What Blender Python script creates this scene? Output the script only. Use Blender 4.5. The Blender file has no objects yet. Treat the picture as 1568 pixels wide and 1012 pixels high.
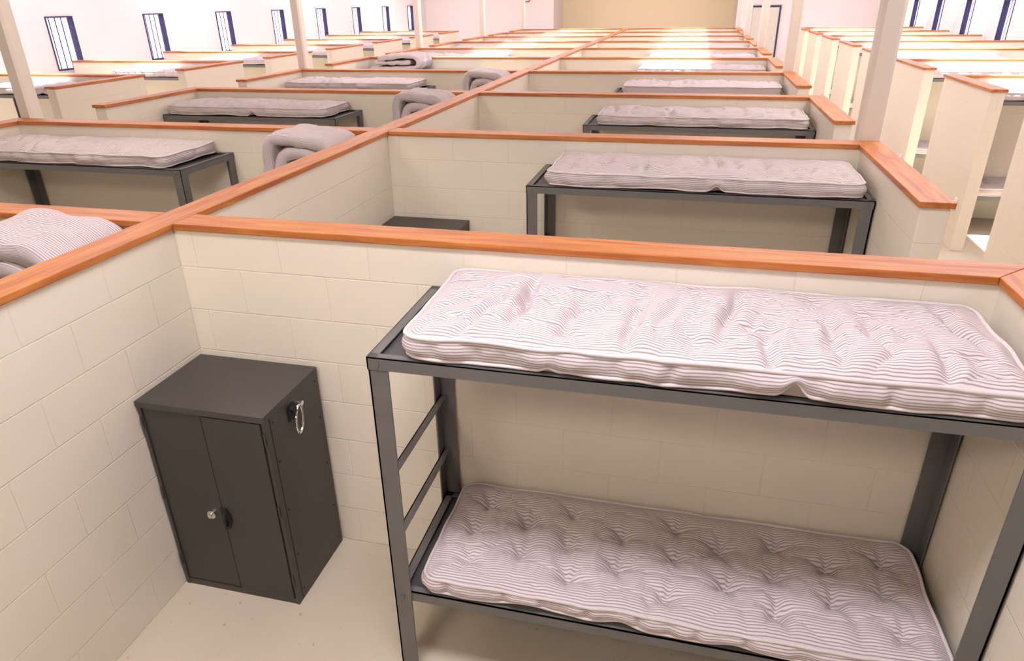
import bpy, bmesh, math, random
from mathutils import Vector, Matrix, noise, Euler
random.seed(4)
scene=bpy.context.scene
col=scene.collection

# ------------------------------------------------------------------ layout (metres)
CAMH=2.454
SP=2.315          # bay spacing
YW=2.50           # centre of first cross wall
XD=-2.175         # centre divider
XR=1.095          # right aisle partition centre
WT=0.12; CW=0.15  # wall thickness, cap width
CT=1.618; CB=1.590
NB=10
FAR=28.6
XWL=-10.6; XWR=6.1
CEIL=4.2

# ------------------------------------------------------------------ materials
def new_mat(name):
    m=bpy.data.materials.new(name); m.use_nodes=True
    nt=m.node_tree; b=nt.nodes['Principled BSDF']
    return m,nt,b
def N(nt,t,**k):
    n=nt.nodes.new(t)
    for a,b in k.items(): setattr(n,a,b)
    return n
def L(nt,a,b): nt.links.new(a,b)
def math_node(nt,op,a,b=None,c=None):
    n=N(nt,'ShaderNodeMath',operation=op)
    for i,v in enumerate((a,b,c)):
        if v is None: continue
        if hasattr(v,'type'): L(nt,v,n.inputs[i])
        else: n.inputs[i].default_value=v
    return n.outputs[0]

def block_mat(name,c,mort,bump=0.35,brick=True,rough=0.55,mamt=0.22):
    m,nt,b=new_mat(name)
    geo=N(nt,'ShaderNodeNewGeometry'); tc=N(nt,'ShaderNodeTexCoord')
    sp=N(nt,'ShaderNodeSeparateXYZ'); L(nt,tc.outputs['Object'],sp.inputs[0])
    sn=N(nt,'ShaderNodeSeparateXYZ'); L(nt,geo.outputs['True Normal'],sn.inputs[0])
    isx=math_node(nt,'GREATER_THAN',math_node(nt,'ABSOLUTE',sn.outputs[0]),0.5)
    mx=N(nt,'ShaderNodeMix'); L(nt,isx,mx.inputs[0]); L(nt,sp.outputs[0],mx.inputs[2]); L(nt,sp.outputs[1],mx.inputs[3])
    cb=N(nt,'ShaderNodeCombineXYZ'); L(nt,mx.outputs[0],cb.inputs[0]); L(nt,sp.outputs[2],cb.inputs[1])
    nz=N(nt,'ShaderNodeTexNoise'); nz.inputs['Scale'].default_value=1.3; nz.inputs['Detail'].default_value=3
    L(nt,tc.outputs['Object'],nz.inputs['Vector'])
    fine=N(nt,'ShaderNodeTexNoise'); fine.inputs['Scale'].default_value=90; fine.inputs['Detail'].default_value=3
    L(nt,tc.outputs['Object'],fine.inputs['Vector'])
    ramp=N(nt,'ShaderNodeMix',data_type='RGBA')
    ramp.inputs[6].default_value=(*[x*0.95 for x in c],1); ramp.inputs[7].default_value=(*c,1)
    L(nt,nz.outputs['Fac'],ramp.inputs[0])
    colo=ramp.outputs[2]
    bp=N(nt,'ShaderNodeBump'); bp.inputs['Strength'].default_value=bump; bp.inputs['Distance'].default_value=0.003
    if brick:
        br=N(nt,'ShaderNodeTexBrick'); L(nt,cb.outputs[0],br.inputs['Vector'])
        br.inputs['Scale'].default_value=1; br.inputs['Brick Width'].default_value=0.406; br.inputs['Row Height'].default_value=0.203
        br.inputs['Mortar Size'].default_value=0.004; br.inputs['Mortar Smooth'].default_value=0.8
        m2=N(nt,'ShaderNodeMix',data_type='RGBA'); m2.inputs[7].default_value=(*mort,1)
        L(nt,math_node(nt,'MULTIPLY',br.outputs['Fac'],mamt),m2.inputs[0]); L(nt,colo,m2.inputs[6]); colo=m2.outputs[2]
        h=math_node(nt,'ADD',math_node(nt,'MULTIPLY',br.outputs['Fac'],-1.0),math_node(nt,'MULTIPLY',fine.outputs['Fac'],0.3))
        L(nt,h,bp.inputs['Height'])
    else:
        L(nt,fine.outputs['Fac'],bp.inputs['Height'])
    L(nt,colo,b.inputs['Base Color']); L(nt,bp.outputs[0],b.inputs['Normal']); b.inputs['Roughness'].default_value=rough
    return m
M_BLOCK=block_mat('painted_block',(0.84,0.78,0.645),(0.70,0.63,0.48),0.4)
M_OUTER=block_mat('painted_outer_block',(0.76,0.70,0.70),(0.66,0.60,0.55),0.2)
M_FARW=block_mat('painted_far_block',(0.84,0.73,0.50),(0.7,0.6,0.42),0.2)
M_COL=block_mat('column_paint',(0.80,0.74,0.64),(0,0,0),0.05,False,0.4)
M_CEIL=block_mat('ceiling_paint',(0.84,0.81,0.77),(0,0,0),0.05,False,0.8)

def floor_mat():
    m,nt,b=new_mat('sealed_concrete')
    tc=N(nt,'ShaderNodeTexCoord'); nz=N(nt,'ShaderNodeTexNoise'); nz.inputs['Scale'].default_value=2.2; nz.inputs['Detail'].default_value=8
    L(nt,tc.outputs['Object'],nz.inputs['Vector'])
    mx=N(nt,'ShaderNodeMix',data_type='RGBA'); mx.inputs[6].default_value=(0.50,0.44,0.33,1); mx.inputs[7].default_value=(0.63,0.56,0.44,1)
    L(nt,nz.outputs['Fac'],mx.inputs[0]); 
    n2=N(nt,'ShaderNodeTexNoise'); n2.inputs['Scale'].default_value=30; n2.inputs['Detail'].default_value=2; L(nt,tc.outputs['Object'],n2.inputs['Vector'])
    cr=N(nt,'ShaderNodeValToRGB'); cr.color_ramp.elements[0].position=0.68; cr.color_ramp.elements[1].position=0.76
    L(nt,n2.outputs['Fac'],cr.inputs[0])
    m2=N(nt,'ShaderNodeMix',data_type='RGBA'); m2.inputs[7].default_value=(0.40,0.33,0.25,1)
    L(nt,cr.outputs[0],m2.inputs[0]); L(nt,mx.outputs[2],m2.inputs[6]); L(nt,m2.outputs[2],b.inputs['Base Color'])
    b.inputs['Roughness'].default_value=0.5
    return m
M_FLOOR=floor_mat()

def wood_mat(name,axis):
    m,nt,b=new_mat(name)
    tc=N(nt,'ShaderNodeTexCoord'); mp=N(nt,'ShaderNodeMapping')
    mp.inputs['Scale'].default_value=(1.2,16,16) if axis=='x' else (16,1.2,16)
    L(nt,tc.outputs['Object'],mp.inputs[0])
    nz=N(nt,'ShaderNodeTexNoise'); nz.inputs['Scale'].default_value=2.2; nz.inputs['Detail'].default_value=7; nz.inputs['Distortion'].default_value=0.8
    L(nt,mp.outputs[0],nz.inputs['Vector'])
    cr=N(nt,'ShaderNodeValToRGB'); e=cr.color_ramp.elements
    e[0].position=0.3; e[0].color=(0.37,0.095,0.016,1); e[1].position=0.72; e[1].color=(0.62,0.25,0.055,1)
    x=e.new(0.52); x.color=(0.52,0.175,0.032,1)
    L(nt,nz.outputs['Fac'],cr.inputs[0]); L(nt,cr.outputs[0],b.inputs['Base Color'])
    b.inputs['Roughness'].default_value=0.5; b.inputs['Coat Weight'].default_value=0.12; b.inputs['Coat Roughness'].default_value=0.3
    return m
M_WX=wood_mat('varnished_oak_x','x'); M_WY=wood_mat('varnished_oak_y','y')

def metal_mat(name,c,rough=0.45,met=0.0):
    m,nt,b=new_mat(name)
    tc=N(nt,'ShaderNodeTexCoord'); nz=N(nt,'ShaderNodeTexNoise'); nz.inputs['Scale'].default_value=9; nz.inputs['Detail'].default_value=6
    L(nt,tc.outputs['Object'],nz.inputs['Vector'])
    mx=N(nt,'ShaderNodeMix',data_type='RGBA'); mx.inputs[6].default_value=(*[x*0.88 for x in c],1); mx.inputs[7].default_value=(*[x*1.1 for x in c],1)
    L(nt,nz.outputs['Fac'],mx.inputs[0]); L(nt,mx.outputs[2],b.inputs['Base Color'])
    b.inputs['Roughness'].default_value=rough; b.inputs['Metallic'].default_value=met
    return m
M_BED=metal_mat('grey_enamel',(0.145,0.142,0.132),0.42)
M_DECK=metal_mat('dark_deck',(0.06,0.065,0.068),0.4)
M_LOCK=metal_mat('locker_enamel',(0.056,0.050,0.043),0.45)
M_LOCKD=metal_mat('locker_door_enamel',(0.042,0.040,0.035),0.45)
M_BLACK=metal_mat('black_gap',(0.008,0.008,0.008),0.6)
M_CHROME=metal_mat('chrome',(0.8,0.8,0.78),0.2,1.0)
M_NAVY=metal_mat('navy_frame',(0.020,0.024,0.075),0.5)
M_RED=metal_mat('red_plastic',(0.6,0.04,0.03),0.4)
M_WHITE=metal_mat('white_plastic',(0.85,0.85,0.82),0.3)
M_DOOR=metal_mat('door_paint',(0.62,0.58,0.52),0.4)

def ticking_mat(name,dark,light):
    m,nt,b=new_mat(name)
    uv=N(nt,'ShaderNodeUVMap'); uv.uv_map='UVMap'
    sp=N(nt,'ShaderNodeSeparateXYZ'); L(nt,uv.outputs[0],sp.inputs[0])
    fr=math_node(nt,'FRACT',math_node(nt,'DIVIDE',sp.outputs[1],0.0108))
    tri=math_node(nt,'ABSOLUTE',math_node(nt,'SUBTRACT',fr,0.5))
    mr=N(nt,'ShaderNodeMapRange'); mr.inputs[1].default_value=0.12; mr.inputs[2].default_value=0.26; L(nt,tri,mr.inputs[0])
    mx=N(nt,'ShaderNodeMix',data_type='RGBA'); mx.inputs[6].default_value=(*dark,1); mx.inputs[7].default_value=(*light,1)
    L(nt,mr.outputs[0],mx.inputs[0]); L(nt,mx.outputs[2],b.inputs['Base Color'])
    tc=N(nt,'ShaderNodeTexCoord')
    f=N(nt,'ShaderNodeTexNoise'); f.inputs['Scale'].default_value=20; f.inputs['Detail'].default_value=4; L(nt,tc.outputs['Object'],f.inputs['Vector'])
    bp=N(nt,'ShaderNodeBump'); bp.inputs['Strength'].default_value=0.4; bp.inputs['Distance'].default_value=0.010; L(nt,f.outputs['Fac'],bp.inputs['Height'])
    L(nt,bp.outputs[0],b.inputs['Normal']); b.inputs['Roughness'].default_value=0.9
    return m
M_TICK=ticking_mat('striped_ticking',(0.34,0.285,0.29),(0.68,0.615,0.605))
def emis(name,c,s):
    m,nt,b=new_mat(name)
    b.inputs['Base Color'].default_value=(*c,1); b.inputs['Emission Color'].default_value=(*c,1); b.inputs['Emission Strength'].default_value=s
    return m
M_PANE=emis('daylit_frosted_glass',(0.78,0.66,1.0),1.9)

# ------------------------------------------------------------------ mesh helpers
class MB:
    def __init__(s): s.v=[];s.f=[];s.m=[];s.mats=[]
    def mi(s,mat):
        if mat not in s.mats: s.mats.append(mat)
        return s.mats.index(mat)
    def box(s,x0,x1,y0,y1,z0,z1,mat):
        b=len(s.v); s.v+=[(x,y,z) for z in (z0,z1) for y in (y0,y1) for x in (x0,x1)]
        for f in [(0,2,3,1),(4,5,7,6),(0,1,5,4),(2,6,7,3),(0,4,6,2),(1,3,7,5)]:
            s.f.append(tuple(b+i for i in f)); s.m.append(s.mi(mat))
    def prism(s,poly,z0,z1,mat):   # poly CCW
        b=len(s.v);n=len(poly); s.v+=[(x,y,z0) for x,y in poly]+[(x,y,z1) for x,y in poly]
        k=s.mi(mat)
        s.f.append(tuple(b+i for i in reversed(range(n))));s.f.append(tuple(b+n+i for i in range(n)))
        s.m+= [k,k]
        for i in range(n):
            j=(i+1)%n; s.f.append((b+i,b+j,b+n+j,b+n+i)); s.m.append(k)
    def tube(s,pts,r,mat,closed=False,seg=8):
        n=len(pts);b=len(s.v);k=s.mi(mat)
        for i,p in enumerate(pts):
            p=Vector(p)
            a=Vector(pts[(i-1)%n]) if (closed or i>0) else p
            c=Vector(pts[(i+1)%n]) if (closed or i<n-1) else p
            t=(c-a).normalized()
            up=Vector((0,0,1)) if abs(t.z)<.9 else Vector((1,0,0))
            u=t.cross(up).normalized(); w=u.cross(t)
            for j in range(seg):
                an=2*math.pi*j/seg; s.v.append(tuple(p+u*math.cos(an)*r+w*math.sin(an)*r))
        for i in range(n if closed else n-1):
            for j in range(seg):
                i2=(i+1)%n;j2=(j+1)%seg
                s.f.append((b+i*seg+j,b+i2*seg+j,b+i2*seg+j2,b+i*seg+j2)); s.m.append(k)
        if not closed:
            s.f.append(tuple(b+j for j in range(seg)));s.f.append(tuple(b+(n-1)*seg+j for j in reversed(range(seg))));s.m+=[k,k]
    def mesh(s,name,bevel=0):
        me=bpy.data.meshes.new(name); me.from_pydata(s.v,[],s.f)
        for mt in s.mats: me.materials.append(mt)
        me.polygons.foreach_set('material_index',s.m)
        bm=bmesh.new(); bm.from_mesh(me); bmesh.ops.recalc_face_normals(bm,faces=bm.faces)
        bm.to_mesh(me); bm.free(); me.update(); return me
def obj(name,me,loc=(0,0,0),bevel=0,smooth=False,parent=None):
    o=bpy.data.objects.new(name,me); col.objects.link(o); o.location=loc
    if bevel:
        md=o.modifiers.new('bevel','BEVEL'); md.width=bevel; md.segments=2; md.limit_method='ANGLE'; md.harden_normals=False
    if smooth:
        for p in me.polygons: p.use_smooth=True
    if parent: o.parent=parent
    return o

# ------------------------------------------------------------------ room shell
b=MB(); b.box(XWL-.3,XWR+.3,-5,31,-0.1,0,M_FLOOR); obj('floor',b.mesh('floor'))
b=MB(); b.box(XWL-.3,XWR+.3,-5.2,-5,0,CEIL,M_OUTER); obj('wall_back',b.mesh('wall_back'))
b=MB(); b.box(-5.45,1.25,30.6,30.8,0,CEIL,M_FARW); obj('wall_far_recess',b.mesh('wf'))
b=MB(); b.box(XWL-.3,-5.45,FAR,30.8,0,CEIL,M_OUTER); obj('wall_far_left',b.mesh('wfl'))
b=MB(); b.box(1.25,XWR+.3,FAR,30.8,0,CEIL,M_OUTER); obj('wall_far_right',b.mesh('wfr'))
WY=[10.72+SP*k for k in range(-6,8)]; WZ0,WZ1=1.47,2.32; WH=0.29
def window_wall(name,x0,x1):
    b=MB(); b.box(x0,x1,-5,FAR,0,WZ0,M_OUTER); b.box(x0,x1,-5,FAR,WZ1,CEIL,M_OUTER)
    e=[-5]
    for y in WY: e+=[y-WH,y+WH]
    e.append(FAR)
    for i in range(0,len(e),2): b.box(x0,x1,e[i],e[i+1],WZ0,WZ1,M_OUTER)
    obj(name,b.mesh(name))
window_wall('wall_left',XWL-.25,XWL); window_wall('wall_right',XWR,XWR+.25)
wi=1
for side in (-1,1):
    for y in WY:
        b=MB(); xi=XWL if side<0 else XWR
        def X(a,c):
            return (xi-c,xi-a) if side<0 else (xi+a,xi+c)
        f=.022
        for (ya,yb,za,zb) in [(y-WH,y-WH+f,WZ0,WZ1),(y+WH-f,y+WH,WZ0,WZ1),(y-WH+f,y+WH-f,WZ0,WZ0+f),(y-WH+f,y+WH-f,WZ1-f,WZ1)]:
            xa,xb=X(-.012,.24); b.box(xa,xb,ya,yb,za,zb,M_NAVY)
        xa,xb=X(.10,.11); b.box(xa,xb,y-WH+f,y+WH-f,WZ0+f,WZ1-f,M_PANE)
        for q in (-.5,0,.5):
            xa,xb=X(.085,.092); yc=y+q*(WH-.03)
            b.box(xa,xb,yc-.008,yc+.008,WZ0+f,WZ1-f,M_NAVY)
        obj('window_%d'%wi,b.mesh('window')); wi+=1
# unseen ceiling; slots added to let the sun fall in patches on the rows
slots=[(-4.15,-2.75,10.3),(-0.92,0.28,10.3),(-10.0,-8.3,6.8),(3.3,5.2,8.0)]
SY1=27
b=MB(); cur=XWL-.3
for a,c,SY0 in sorted(slots):
    b.box(cur,a,-5,31,CEIL,CEIL+.15,M_CEIL); b.box(a,c,-5,SY0,CEIL,CEIL+.15,M_CEIL); b.box(a,c,SY1,31,CEIL,CEIL+.15,M_CEIL); cur=c
b.box(cur,XWR+.3,-5,31,CEIL,CEIL+.15,M_CEIL); obj('ceiling',b.mesh('ceiling'))

# ------------------------------------------------------------------ partitions
h=CW/2; t=WT/2; G=.0015
def cross_wall(y,fx,far=False):
    b=MB()
    def P(pts):
        q=[(fx(x),yy) for x,yy in pts]
        ar=sum(q[i][0]*q[(i+1)%len(q)][1]-q[(i+1)%len(q)][0]*q[i][1] for i in range(len(q)))
        return q if ar>0 else q[::-1]
    b.prism(P([(XD+t,y-t),(XR+t,y-t),(XR+t,y+t),(XD+t,y+t)]),0,CB,M_BLOCK)
    ye=y-1.437
    b.prism(P([(XR-t,ye+.015),(XR+t,ye+.015),(XR+t,y-t),(XR-t,y-t)]),0,CB,M_BLOCK)
    b.prism(P([(XD+h+G,y-h),(XR-h-G,y-h),(XR+h-G,y+h),(XD+h+G,y+h)]),CB,CT,M_WX)
    b.prism(P([(XR-h,ye),(XR+h,ye),(XR+h,y+h),(XR-h,y-h)]),CB,CT,M_WY)
    return b
ROW0=XWR+XD
rows=[lambda x:x, lambda x:2*XD-x, lambda x:x-8.425, lambda x:ROW0-x]
rowdy=[0,0,-1.0,-0.15]
for r,fx in enumerate(rows):
    for k in range(0,NB):
        o=obj('wall_partition',cross_wall(YW+SP*k+rowdy[r],fx).mesh('wall_partition'),bevel=.003)
b=MB(); yend=YW+SP*(NB-1)
b.box(XD-t,XD+t,-1.5,yend+t,0,CB,M_BLOCK); b.box(XD-h,XD+h,-1.5,yend+h,CB,CT,M_WY)
obj('wall_divider',b.mesh('wall_divider'),bevel=.003)

# columns
def column(x,y):
    b=MB(); c=.02; a=.066
    poly=[(-a+c,-a),(a-c,-a),(a,-a+c),(a,a-c),(a-c,a),(-a+c,a),(-a,a-c),(-a,-a+c)]
    b.prism(poly,0,CEIL,M_COL); obj('column',b.mesh('column'),(x,y,0))
for k in (1,3,5,7,9):
    y=YW+SP*k+.15
    column(1.105,y); column(2*XD-1.105,y)

# ------------------------------------------------------------------ bunk bed mesh
BL,BD,ZU,ZL=1.970,0.62,1.425,0.412
def bed_mesh():
    b=MB(); A=.068; T=.006
    x0,x1,y0,y1=-BL/2,BL/2,-BD/2,BD/2
    for sx in (-1,1):
        for sy in (-1,1):
            cx=x0 if sx<0 else x1; cy=y0 if sy<0 else y1
            xa,xb=(cx,cx+A) if sx<0 else (cx-A,cx)
            ya,yb=(cy,cy+A) if sy<0 else (cy-A,cy)
            fy=(cy,cy+T) if sy<0 else (cy-T,cy)
            fx_=(cx,cx+T) if sx<0 else (cx-T,cx)
            b.box(xa,xb,fy[0],fy[1],0,ZU-.002,M_BED); b.box(fx_[0],fx_[1],ya,yb,0,ZU-.002,M_BED)
    for z,hh in ((ZU,.046),(ZL,.046)):
        e=-.0025 if z==ZU else .0065
        X0,X1,Y0,Y1=x0+e,x1-e,y0+e,y1-e
        b.box(X0,X1,Y0,Y0+.005,z-hh,z,M_BED); b.box(X0,X1,Y1-.005,Y1,z-hh,z,M_BED)
        b.box(X0,X0+.005,Y0,Y1,z-hh,z,M_BED); b.box(X1-.005,X1,Y0,Y1,z-hh,z,M_BED)
        b.box(X0,X1,Y0,Y0+.03,z-.005,z,M_BED); b.box(X0,X1,Y1-.03,Y1,z-.005,z,M_BED)
        b.box(X0,X0+.035,Y0,Y1,z-.005,z,M_BED); b.box(X1-.035,X1,Y0,Y1,z-.005,z,M_BED)
        b.box(X0+.01,X1-.01,Y0+.01,Y1-.01,z-.018,z-.012,M_DECK)
        for i in range(1,5):
            xx=X0+(X1-X0)*i/5; b.box(xx-.02,xx+.02,Y0+.006,Y1-.006,z-.04,z-.018,M_DECK)
        for xx in (x0+.034,x1-.034):
            b.tube([(xx,y0-.003,z-.024),(xx,y0-.009,z-.024)],.008,M_BED,seg=6)
    for z in (.650,.93):
        b.box(x0+.007,x0+.012,y0+.006,y1-.006,z-.036,z,M_BED)
        b.box(x0+.007,x0+.036,y0+.006,y1-.006,z-.005,z,M_BED)
    return b.mesh('bunk_bed')
BED=bed_mesh()

# ------------------------------------------------------------------ locker
LW,LD,LH=.585,.418,.996
def locker_mesh():
    b=MB(); w,d=LW/2,LD/2
    b.box(-w,w,-d+.012,d,.0,LH-.03,M_LOCK)
    b.box(-w-.002,w+.002,-d-.014,d,LH-.028,LH,M_LOCK)       # top cap
    b.box(-w,-w+.014,-d-.008,-d+.012,.0,LH-.03,M_LOCK); b.box(w-.014,w,-d-.008,-d+.012,.0,LH-.03,M_LOCK)
    b.box(-w+.014,w-.014,-d-.006,-d+.012,0,.03,M_LOCK)
    b.box(-w+.014,w-.014,-d+.010,-d+.0125,.03,LH-.03,M_BLACK)
    b.box(-w+.018,-.006,-d-.002,-d+.008,.036,LH-.034,M_LOCKD)    # left door
    b.box(.010,w-.018,-d-.014,-d+.008,.036,LH-.034,M_LOCKD)     # right door (proud)
    b.box(-.005,.0095,-d-.004,-d+.009,.036,LH-.034,M_BLACK)
    pl=[(.004,.39),(.030,.40),(.045,.44),(.045,.47),(.028,.505),(.004,.51)]
    bb=len(b.v); k=b.mi(M_BLACK)
    for yy in (-d-.022,-d-.013): b.v+=[(x,yy,z) for x,z in pl]
    n=len(pl); b.f.append(tuple(bb+i for i in range(n))); b.m.append(k)
    for i in range(n):
        j=(i+1)%n; b.f.append((bb+i,bb+j,bb+n+j,bb+n+i)); b.m.append(k)
    b.tube([(.022,-d-.018,.415),(.024,-d-.036,.43),(.024,-d-.036,.47),(.022,-d-.018,.485)],.007,M_BLACK)
    b.tube([(-.055,-d+.0,.455),(-.055,-d-.016,.455)],.020,M_CHROME,seg=16)
    b.tube([(-.055,-d-.016,.455),(-.055,-d-.028,.455)],.010,M_CHROME,seg=12)
    for z in (.12,.5,.86):
        b.tube([(-w+.006,-d-.012,z),(-w+.006,-d-.012,z+.06)],.004,M_LOCK); b.tube([(w-.006,-d-.014,z),(w-.006,-d-.014,z+.06)],.004,M_LOCK)
    b.tube([(w,-.03,.925),(w+.024,-.03,.925)],.015,M_BLACK,seg=14)
    b.box(w,w+.006,-.055,-.005,.875,.945,M_BLACK)
    loop=[]
    for i in range(20):
        an=2*math.pi*i/20; loop.append((w+.014+.010*(1-math.sin(an))*.5,-.005+.026*math.cos(an)+.016*math.sin(an),.862+.058*math.sin(an)))
    b.tube(loop,.006,M_CHROME,closed=True,seg=8)
    b.tube([(w,.035,.915),(w+.018,.035,.915)],.011,M_CHROME,seg=12)
    for z in (.05,.25,.5,.75,.94):
        for yy in (-d+.045,d-.03):
            b.tube([(w,yy,z),(w+.002,yy,z)],.005,M_BLACK,seg=8)
    b.box(w,w+.0012,-d+.026,-d+.029,.01,LH-.03,M_BLACK)
    return b.mesh('storage_locker')
LOCK=locker_mesh()

# ------------------------------------------------------------------ mattresses
def nz(x,y,z=0.0): return noise.noise(Vector((x,y,z)))
def mattress_mesh(name,ML,MW,T,seed,nx,ny,ns,notches=(),amp=1.0,cross=1.0,tuft=1.0,crown=.028,wav=.0035):
    rnd=random.Random(seed); so=seed*7.3
    hx,hy=ML/2,MW/2; r=.055
    tufts=[]
    ncol=9
    for i in range(ncol):
        for j in range(3 if i%2==0 else 2):
            yy=(-.62+.62*j) if i%2==0 else (-.31+.62*j)
            tufts.append((-hx+.13+(ML-.26)*i/(ncol-1)+rnd.uniform(-.02,.02), yy*hy+rnd.uniform(-.015,.015), rnd.uniform(.7,1.2)*tuft))
    creases=[(-hx+ML*(i+.5)/12+rnd.uniform(-.05,.05),rnd.uniform(-.25,.25),rnd.uniform(.3,1.0),rnd.uniform(-.9,.3)) for i in range(12)]
    def plan(x,y):
        qx=(abs(x)-(hx-r))/r; qy=(abs(y)-(hy-r))/r
        if qx>0 and qy>0:
            f=max(qx,qy)/math.hypot(qx,qy)
            x=math.copysign(hx-r+qx*f*r,x); y=math.copysign(hy-r+qy*f*r,y)
        e=.013*nz(x*4+so,y*2,1.5)+.008*nz(x*11+so,y*9,4.5)
        ex=.010*nz(y*7+so,x*1.5,7.5)
        return x+ex*(abs(x)/hx)**2, y+e*(abs(y)/hy)**3*(1 if y<0 else .3)
    def top(x,y):
        dx=hx-abs(x); dy=hy-abs(y); d=max(0,min(dx,dy))
        z=T+crown*(1-math.exp(-d/.055))
        f=1-math.exp(-d/.03)
        l=.015*nz(x*3.5+so,y*3,0)+.005*nz(x*8+so,y*5,3)
        rg=1-abs(nz(x*7+so+nz(x*3,y*3,9)*1.2,y*3.0,6))*2.2
        l+=.005*max(0,rg)**3
        rg3=1-abs(nz(x*5+y*4+so,y*7-x*3,2.2))*2.8
        l-=.008*max(0,rg3)**5
        for cx,sl,a,yc in creases:      # hollow creases running across the width
            u=x-cx-sl*(y)+.03*nz(y*8,cx*9,1)
            if abs(u)<.12:
                g=math.exp(-((y/hy-yc)/.55)**2)
                l+=cross*a*g*(-.020*math.exp(-(u/.016)**2)+.010*math.exp(-((u-.045)/.03)**2)+.010*math.exp(-((u+.045)/.03)**2))
        z+=l*f*amp
        for tx,ty,s in tufts:
            ddx,ddy=x-tx,y-ty; q=ddx*ddx+ddy*ddy
            if q<.03:
                an=math.atan2(ddy,ddx); rr=math.sqrt(q)
                z-=s*(.024*math.exp(-q/.0012)+.016*math.exp(-q/.007)+.006*math.exp(-q/.006)*math.cos(an*5+tx*30)*min(1,rr/.03))*f
        z+=.006*nz(x*6+so,y*6,12)*(1-f)
        return z
    wv=lambda x,y: wav*nz(x*2.6+so,y*3,31)+wav*.5*nz(x*7+so,y*6,37)
    V=[];F=[];UV=[]
    gx=[-hx+ML*i/nx for i in range(nx+1)]; gy=[-hy+MW*j/ny for j in range(ny+1)]
    for j in range(ny+1):
        for i in range(nx+1):
            px,py=plan(gx[i],gy[j]); V.append((px,py,top(gx[i],gy[j])))
    idx=lambda i,j:j*(nx+1)+i
    for j in range(ny):
        for i in range(nx):
            q=[(i,j),(i+1,j),(i+1,j+1),(i,j+1)]
            F.append([idx(*a) for a in q]); UV.append([(gx[a[0]],gy[a[1]]+wv(gx[a[0]],gy[a[1]])*2) for a in q])
    per=[(i,0) for i in range(nx)]+[(nx,j) for j in range(ny)]+[(i,ny) for i in range(nx,0,-1)]+[(0,j) for j in range(ny,0,-1)]
    n=len(per); ring=[idx(*p) for p in per]; base=[V[q] for q in ring]
    prm=[0]
    for q in range(1,n): prm.append(prm[-1]+math.dist(base[q][:2],base[q-1][:2]))
    def zb(q):
        x,y,_=base[q]; z=.004+.012*max(0,nz(x*5+so,y*5,20)+.1)
        if y<-hy*.7:
            for (nxp,nh,nw) in notches: z+=nh*math.exp(-((x-nxp)/nw)**2)
        return z
    prev=ring; 
    for k in range(1,ns+1):
        tt=k/ns; cur=[]
        for q in range(n):
            x,y,z0=base[q]; a=Vector(base[(q+1)%n][:2])-Vector(base[q-1][:2]); nrm=Vector((a.y,-a.x)).normalized()
            pk=nz(prm[q]*4.2+so,1.7,5)
            pk2=max(0,1-abs(nz(prm[q]*5.5+so,9.1,2))*5)
            sn=math.sin(math.pi*min(1,tt))
            bul=.020*sn*(1+.7*pk)-.014*pk2*sn+.004*nz(prm[q]*26+so,tt*4,6)*sn
            if y>hy*.8: bul*=.2
            z1=zb(q); z=z0*(1-tt)+z1*tt
            sh=-.012*nz(prm[q]*3.5+so,3.3,1)*tt if y<hy*.8 else 0
            p=(x+nrm.x*(bul+max(-.006,sh)),y+nrm.y*(bul+max(-.006,sh)),z); V.append(p); cur.append(len(V)-1)
        for q in range(n):
            w=(q+1)%n
            F.append([prev[q],cur[q],cur[w],prev[w]])
            ta=(k-1)/ns*T; tb=tt*T; pa=prm[q]; pb=prm[q]+.01
            UV.append([(pa,ta),(pa,tb),(pb,tb),(pb,ta)])
        prev=cur
    F.append(list(reversed(prev))); UV.append([(0,0)]*n)
    def pipe(ringi,rad,dz):
        m=len(ringi); seg=6; s0=len(V)
        for q in range(m):
            p=Vector(V[ringi[q]]); a=Vector(V[ringi[(q+1)%m]])-Vector(V[ringi[q-1]])
            if a.length<1e-6: a=Vector((1,0,0))
            tng=a.normalized(); out=Vector((tng.y,-tng.x,0)).normalized(); up=Vector((0,0,1))
            c=p+out*rad*.5+up*dz
            for s_ in range(seg):
                an=2*math.pi*s_/seg; V.append(tuple(c+out*math.cos(an)*rad+up*math.sin(an)*rad))
        for q in range(m):
            w=(q+1)%m
            for s_ in range(seg):
                s2=(s_+1)%seg
                F.append([s0+q*seg+s_,s0+w*seg+s_,s0+w*seg+s2,s0+q*seg+s2]); UV.append([(0,.0003)]*4)
    pipe(ring,.007,.0); pipe(prev,.006,.004)
    me=bpy.data.meshes.new(name); me.from_pydata(V,[],F); me.materials.append(M_TICK)
    uvl=me.uv_layers.new(name='UVMap')
    flat=[]
    for u in UV:
        for a in u: flat+=[a[0],a[1]]
    uvl.data.foreach_set('uv',flat)
    me.polygons.foreach_set('use_smooth',[True]*len(me.polygons)); me.update()
    return me
MT_UP=mattress_mesh('mattress_upper_mesh',1.775,.60,.084,1,230,80,9,notches=((.28,.045,.026),(-.42,.012,.02)),amp=1.3,cross=1.35,tuft=.6,crown=.036)
MT_LO=mattress_mesh('mattress_lower_mesh',1.81,.585,.074,2,230,80,9,notches=((-.50,.022,.10),(-.15,.014,.05),(.25,.010,.08)),amp=1.0,cross=.3,tuft=1.5,crown=.034)
MT_A=mattress_mesh('mattress_a',1.78,.59,.083,3,110,36,5,notches=((.1,.035,.03),),amp=1.4,tuft=.8,crown=.034)
MT_B=mattress_mesh('mattress_b',1.78,.59,.080,5,110,36,5,amp=1.4,tuft=1,crown=.034)

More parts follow.
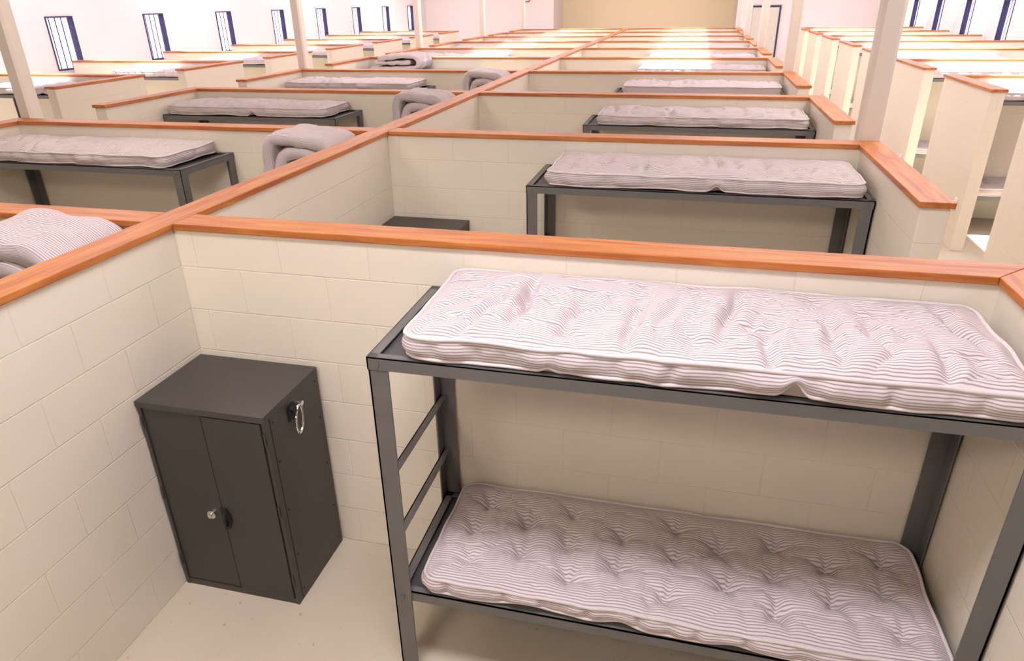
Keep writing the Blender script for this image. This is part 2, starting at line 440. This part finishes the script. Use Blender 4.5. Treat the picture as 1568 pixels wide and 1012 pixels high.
def slab_path(name,paths,T,W,seed,nseg=60,nw=24):
    V=[];F=[];UV=[]
    for pn,pts in enumerate(paths):
        sd=seed+pn*5; Wp=W-.01*pn
        P=[Vector(p) for p in pts]; P=[P[0]*2-P[1]]+P+[P[-1]*2-P[-2]]; R=[]
        m=len(P)-3
        for s in range(nseg+1):
            u=s/nseg*m; i=min(int(u),m-1); f=u-i
            a,b_,c,d=P[i:i+4]
            R.append(.5*((2*b_)+(c-a)*f+(2*a-5*b_+4*c-d)*f*f+(3*b_-a-3*c+d)*f**3))
        arc=[0]; V0=len(V)
        for i in range(1,len(R)): arc.append(arc[-1]+(R[i]-R[i-1]).length)
        for side in (1,-1):
            for i,p in enumerate(R):
                t_=(R[min(i+1,nseg)]-R[max(i-1,0)]).normalized(); nr=Vector((-t_.y,t_.x))*side
                for j in range(nw+1):
                    y=-Wp/2+Wp*j/nw; e=min(y+Wp/2,Wp/2-y,arc[i],arc[-1]-arc[i])
                    th=T/2*(.66+.34*(1-math.exp(-e/.03)))+.018*nz(arc[i]*6+sd,y*6,side)*(1-math.exp(-e/.04))-.016*max(0,1-abs(nz(arc[i]*5+sd,y*7,side*3))*3)
                    V.append((p.x+nr.x*th,y+.010*nz(arc[i]*5,sd,y),p.y+nr.y*th))
        n1=(nseg+1)*(nw+1); I=lambda s,i,j:V0+s*n1+i*(nw+1)+j
        for s in (0,1):
            for i in range(nseg):
                for j in range(nw):
                    q=[(i,j),(i+1,j),(i+1,j+1),(i,j+1)]
                    if s: q=q[::-1]
                    F.append([I(s,*a) for a in q]); UV.append([(arc[a[0]],-Wp/2+Wp*a[1]/nw+.012*nz(arc[a[0]]*4+sd,a[1]/nw*2,3)) for a in q])
        for i in range(nseg):
            for j in (0,nw):
                F.append([I(0,i,j),I(1,i,j),I(1,i+1,j),I(0,i+1,j)]); UV.append([(arc[i],0),(arc[i],T),(arc[i+1],T),(arc[i+1],0)])
        for j in range(nw):
            for i in (0,nseg):
                F.append([I(0,i,j),I(1,i,j),I(1,i,j+1),I(0,i,j+1)]); UV.append([(0,0),(0,T),(0,T),(0,0)])
    me=bpy.data.meshes.new(name); me.from_pydata(V,[],F); me.materials.append(M_TICK)
    uvl=me.uv_layers.new(name='UVMap'); flat=[]
    for u in UV:
        for a in u: flat+=[a[0],a[1]]
    uvl.data.foreach_set('uv',flat)
    bm=bmesh.new(); bm.from_mesh(me); bmesh.ops.recalc_face_normals(bm,faces=bm.faces); bm.to_mesh(me); bm.free()
    me.polygons.foreach_set('use_smooth',[True]*len(me.polygons)); return me
FOLD=slab_path('folded_up',[
  [(-.36,.0),(-.34,.15),(-.315,.35),(-.285,.54),(-.22,.605),(-.05,.60),(.08,.585),(.17,.55),(.215,.46),(.222,.25),(.222,.0)],
  [(-.235,.0),(-.235,.2),(-.215,.42),(-.16,.505),(0,.505),(.08,.48),(.115,.38),(.125,.2),(.125,.0)],
  [(-.125,.0),(-.12,.2),(-.11,.36),(-.05,.41),(.01,.39),(.03,.2),(.03,.0)],
  [(-.045,.0),(-.045,.33)]],.112,.41,3)
FOLD2=slab_path('folded_flat',[[(-.40,.05),(0,.05),(.34,.06),(.44,.15),(.34,.235),(0,.225),(-.25,.20)],[(-.3,.14),(.30,.145)]],.092,.56,8)

bx=(-.945+1.025)/2; mxc=.0525; by=2.43-BD/2
lx=-1.812; ly=2.005+LD/2
for r,fx in enumerate(rows):
    mir=-1 if r in (1,3) else 1
    for k in range(NB):
        dy=SP*k+rowdy[r]
        o=obj('bunk_bed',BED,(fx(bx),by+dy,0)); o.scale.x=mir
        o=obj('storage_locker',LOCK,(fx(lx),ly+dy,0)); o.scale.x=mir
        first=(r==0 and k==0)
        if r==1 and k==4:
            obj('folded_mattress',FOLD2,(fx(bx)-.35,by+dy,ZU+.003))
        else:
            me=MT_UP if first else (MT_A if (k+r)%2 else MT_B)
            o=obj('mattress',me,(fx(mxc)+mir*(.014 if first else .022),by+dy-.0,ZU+.001)); 
            if not first and (k*3+r)%4==1: o.rotation_euler.z=math.pi
        if k<3 or r==3:
            me=MT_LO if first else (MT_B if (k+r)%2 else MT_A)
            obj('mattress',me,(fx(mxc)+mir*.02,by+dy,ZL+.001))
        if r==1 and k<4:
            obj('folded_mattress',FOLD,(fx(lx)+.0,ly+dy-.005,LH+.01))

# night lights on right row aisle walls
for k in (3,4,5,6,7,8):
    b=MB(); b.box(-.008,0,-.04,.04,-.06,.06,M_WHITE); b.box(-.05,-.008,-.028,.028,-.04,.03,M_WHITE)
    obj('night_light',b.mesh('night_light'),(ROW0-XR-t-.001,YW+SP*k-1.40,.46),bevel=.003)
# door and signs on far wall
b=MB(); y=FAR-.002
b.box(1.72,1.78,y-.06,y,0,2.15,M_NAVY); b.box(2.68,2.74,y-.06,y,0,2.15,M_NAVY); b.box(1.78,2.68,y-.06,y,2.09,2.15,M_NAVY)
b.box(1.78,2.68,y-.045,y,0,2.09,M_DOOR); b.box(2.15,2.35,y-.05,y-.044,1.3,1.85,M_NAVY); b.box(2.58,2.62,y-.09,y-.045,1.0,1.12,M_CHROME)
obj('door_1',b.mesh('door_1'))
for (x,z,yy) in ((2.2,2.33,FAR),(-6.5,2.45,FAR)):
    b=MB(); b.box(-.12,.12,-.05,0,-.07,.07,M_RED); b.box(-.09,.09,-.054,-.05,-.03,.03,M_WHITE)
    obj('exit_sign',b.mesh('exit_sign'),(x,yy-.002,z))

# ------------------------------------------------------------------ lights
def area(name,loc,sx,sy,pw,c=(1,1,1),rot=(0,0,0)):
    d=bpy.data.lights.new(name,'AREA'); d.shape='RECTANGLE'; d.size=sx; d.size_y=sy; d.energy=pw; d.color=c
    o=bpy.data.objects.new(name,d); col.objects.link(o); o.location=loc; o.rotation_euler=rot; return o
area('added_area_light',(-0.5,1.0,CEIL-.1),1.3,.6,96,(.96,.90,1))  # unseen key light added above the near bunk
area('added_area_light',(-1.6,-1.3,CEIL-.4),1.2,.6,62,(1,.85,.75),(math.radians(32),0,0))  # added warm fill from behind the camera, tilted forward
area('added_area_light',(-3.8,3.5,CEIL-.1),1.2,3,66,(1,.88,.82))  # unseen area light added as general fill, left side
area('added_area_light',(2.0,5.0,CEIL-.1),1.2,3,92,(1,.89,.89))  # unseen area light added as general fill, right side
for y in (9,14,19,24):
    for x in (-9,-4,1,4.6):
        area('added_area_light',(x,y,CEIL-.1),1.5,2,52,(1,.88,.86))  # grid of added fill lights that brightens the far rows
d=bpy.data.lights.new('sun','SUN'); d.energy=24; d.angle=.03; d.color=(1,.95,.98)
o=bpy.data.objects.new('sun',d); col.objects.link(o); o.rotation_euler=(math.radians(-4),math.radians(2),0)
w=bpy.data.worlds.new('world'); scene.world=w; w.use_nodes=True
bg=w.node_tree.nodes['Background']; bg.inputs[0].default_value=(.70,.62,1,1); bg.inputs[1].default_value=2.0

# ------------------------------------------------------------------ camera
cd=bpy.data.cameras.new('camera'); cam=bpy.data.objects.new('camera',cd); col.objects.link(cam)
cd.sensor_fit='HORIZONTAL'; cd.sensor_width=36; cd.lens=36*1063.7/1568
pit=math.radians(25.439); yaw=math.radians(14.295); rol=math.radians(0.942)
R=Matrix.Rotation(yaw,4,'Z')@Matrix.Rotation(math.pi/2-pit,4,'X')@Matrix.Rotation(-rol,4,'Z')
cam.matrix_world=Matrix.Translation((0,0,CAMH))@R
cd.clip_start=.02; cd.clip_end=200
scene.camera=cam
scene.view_settings.view_transform='Standard'
scene.view_settings.exposure=0.08
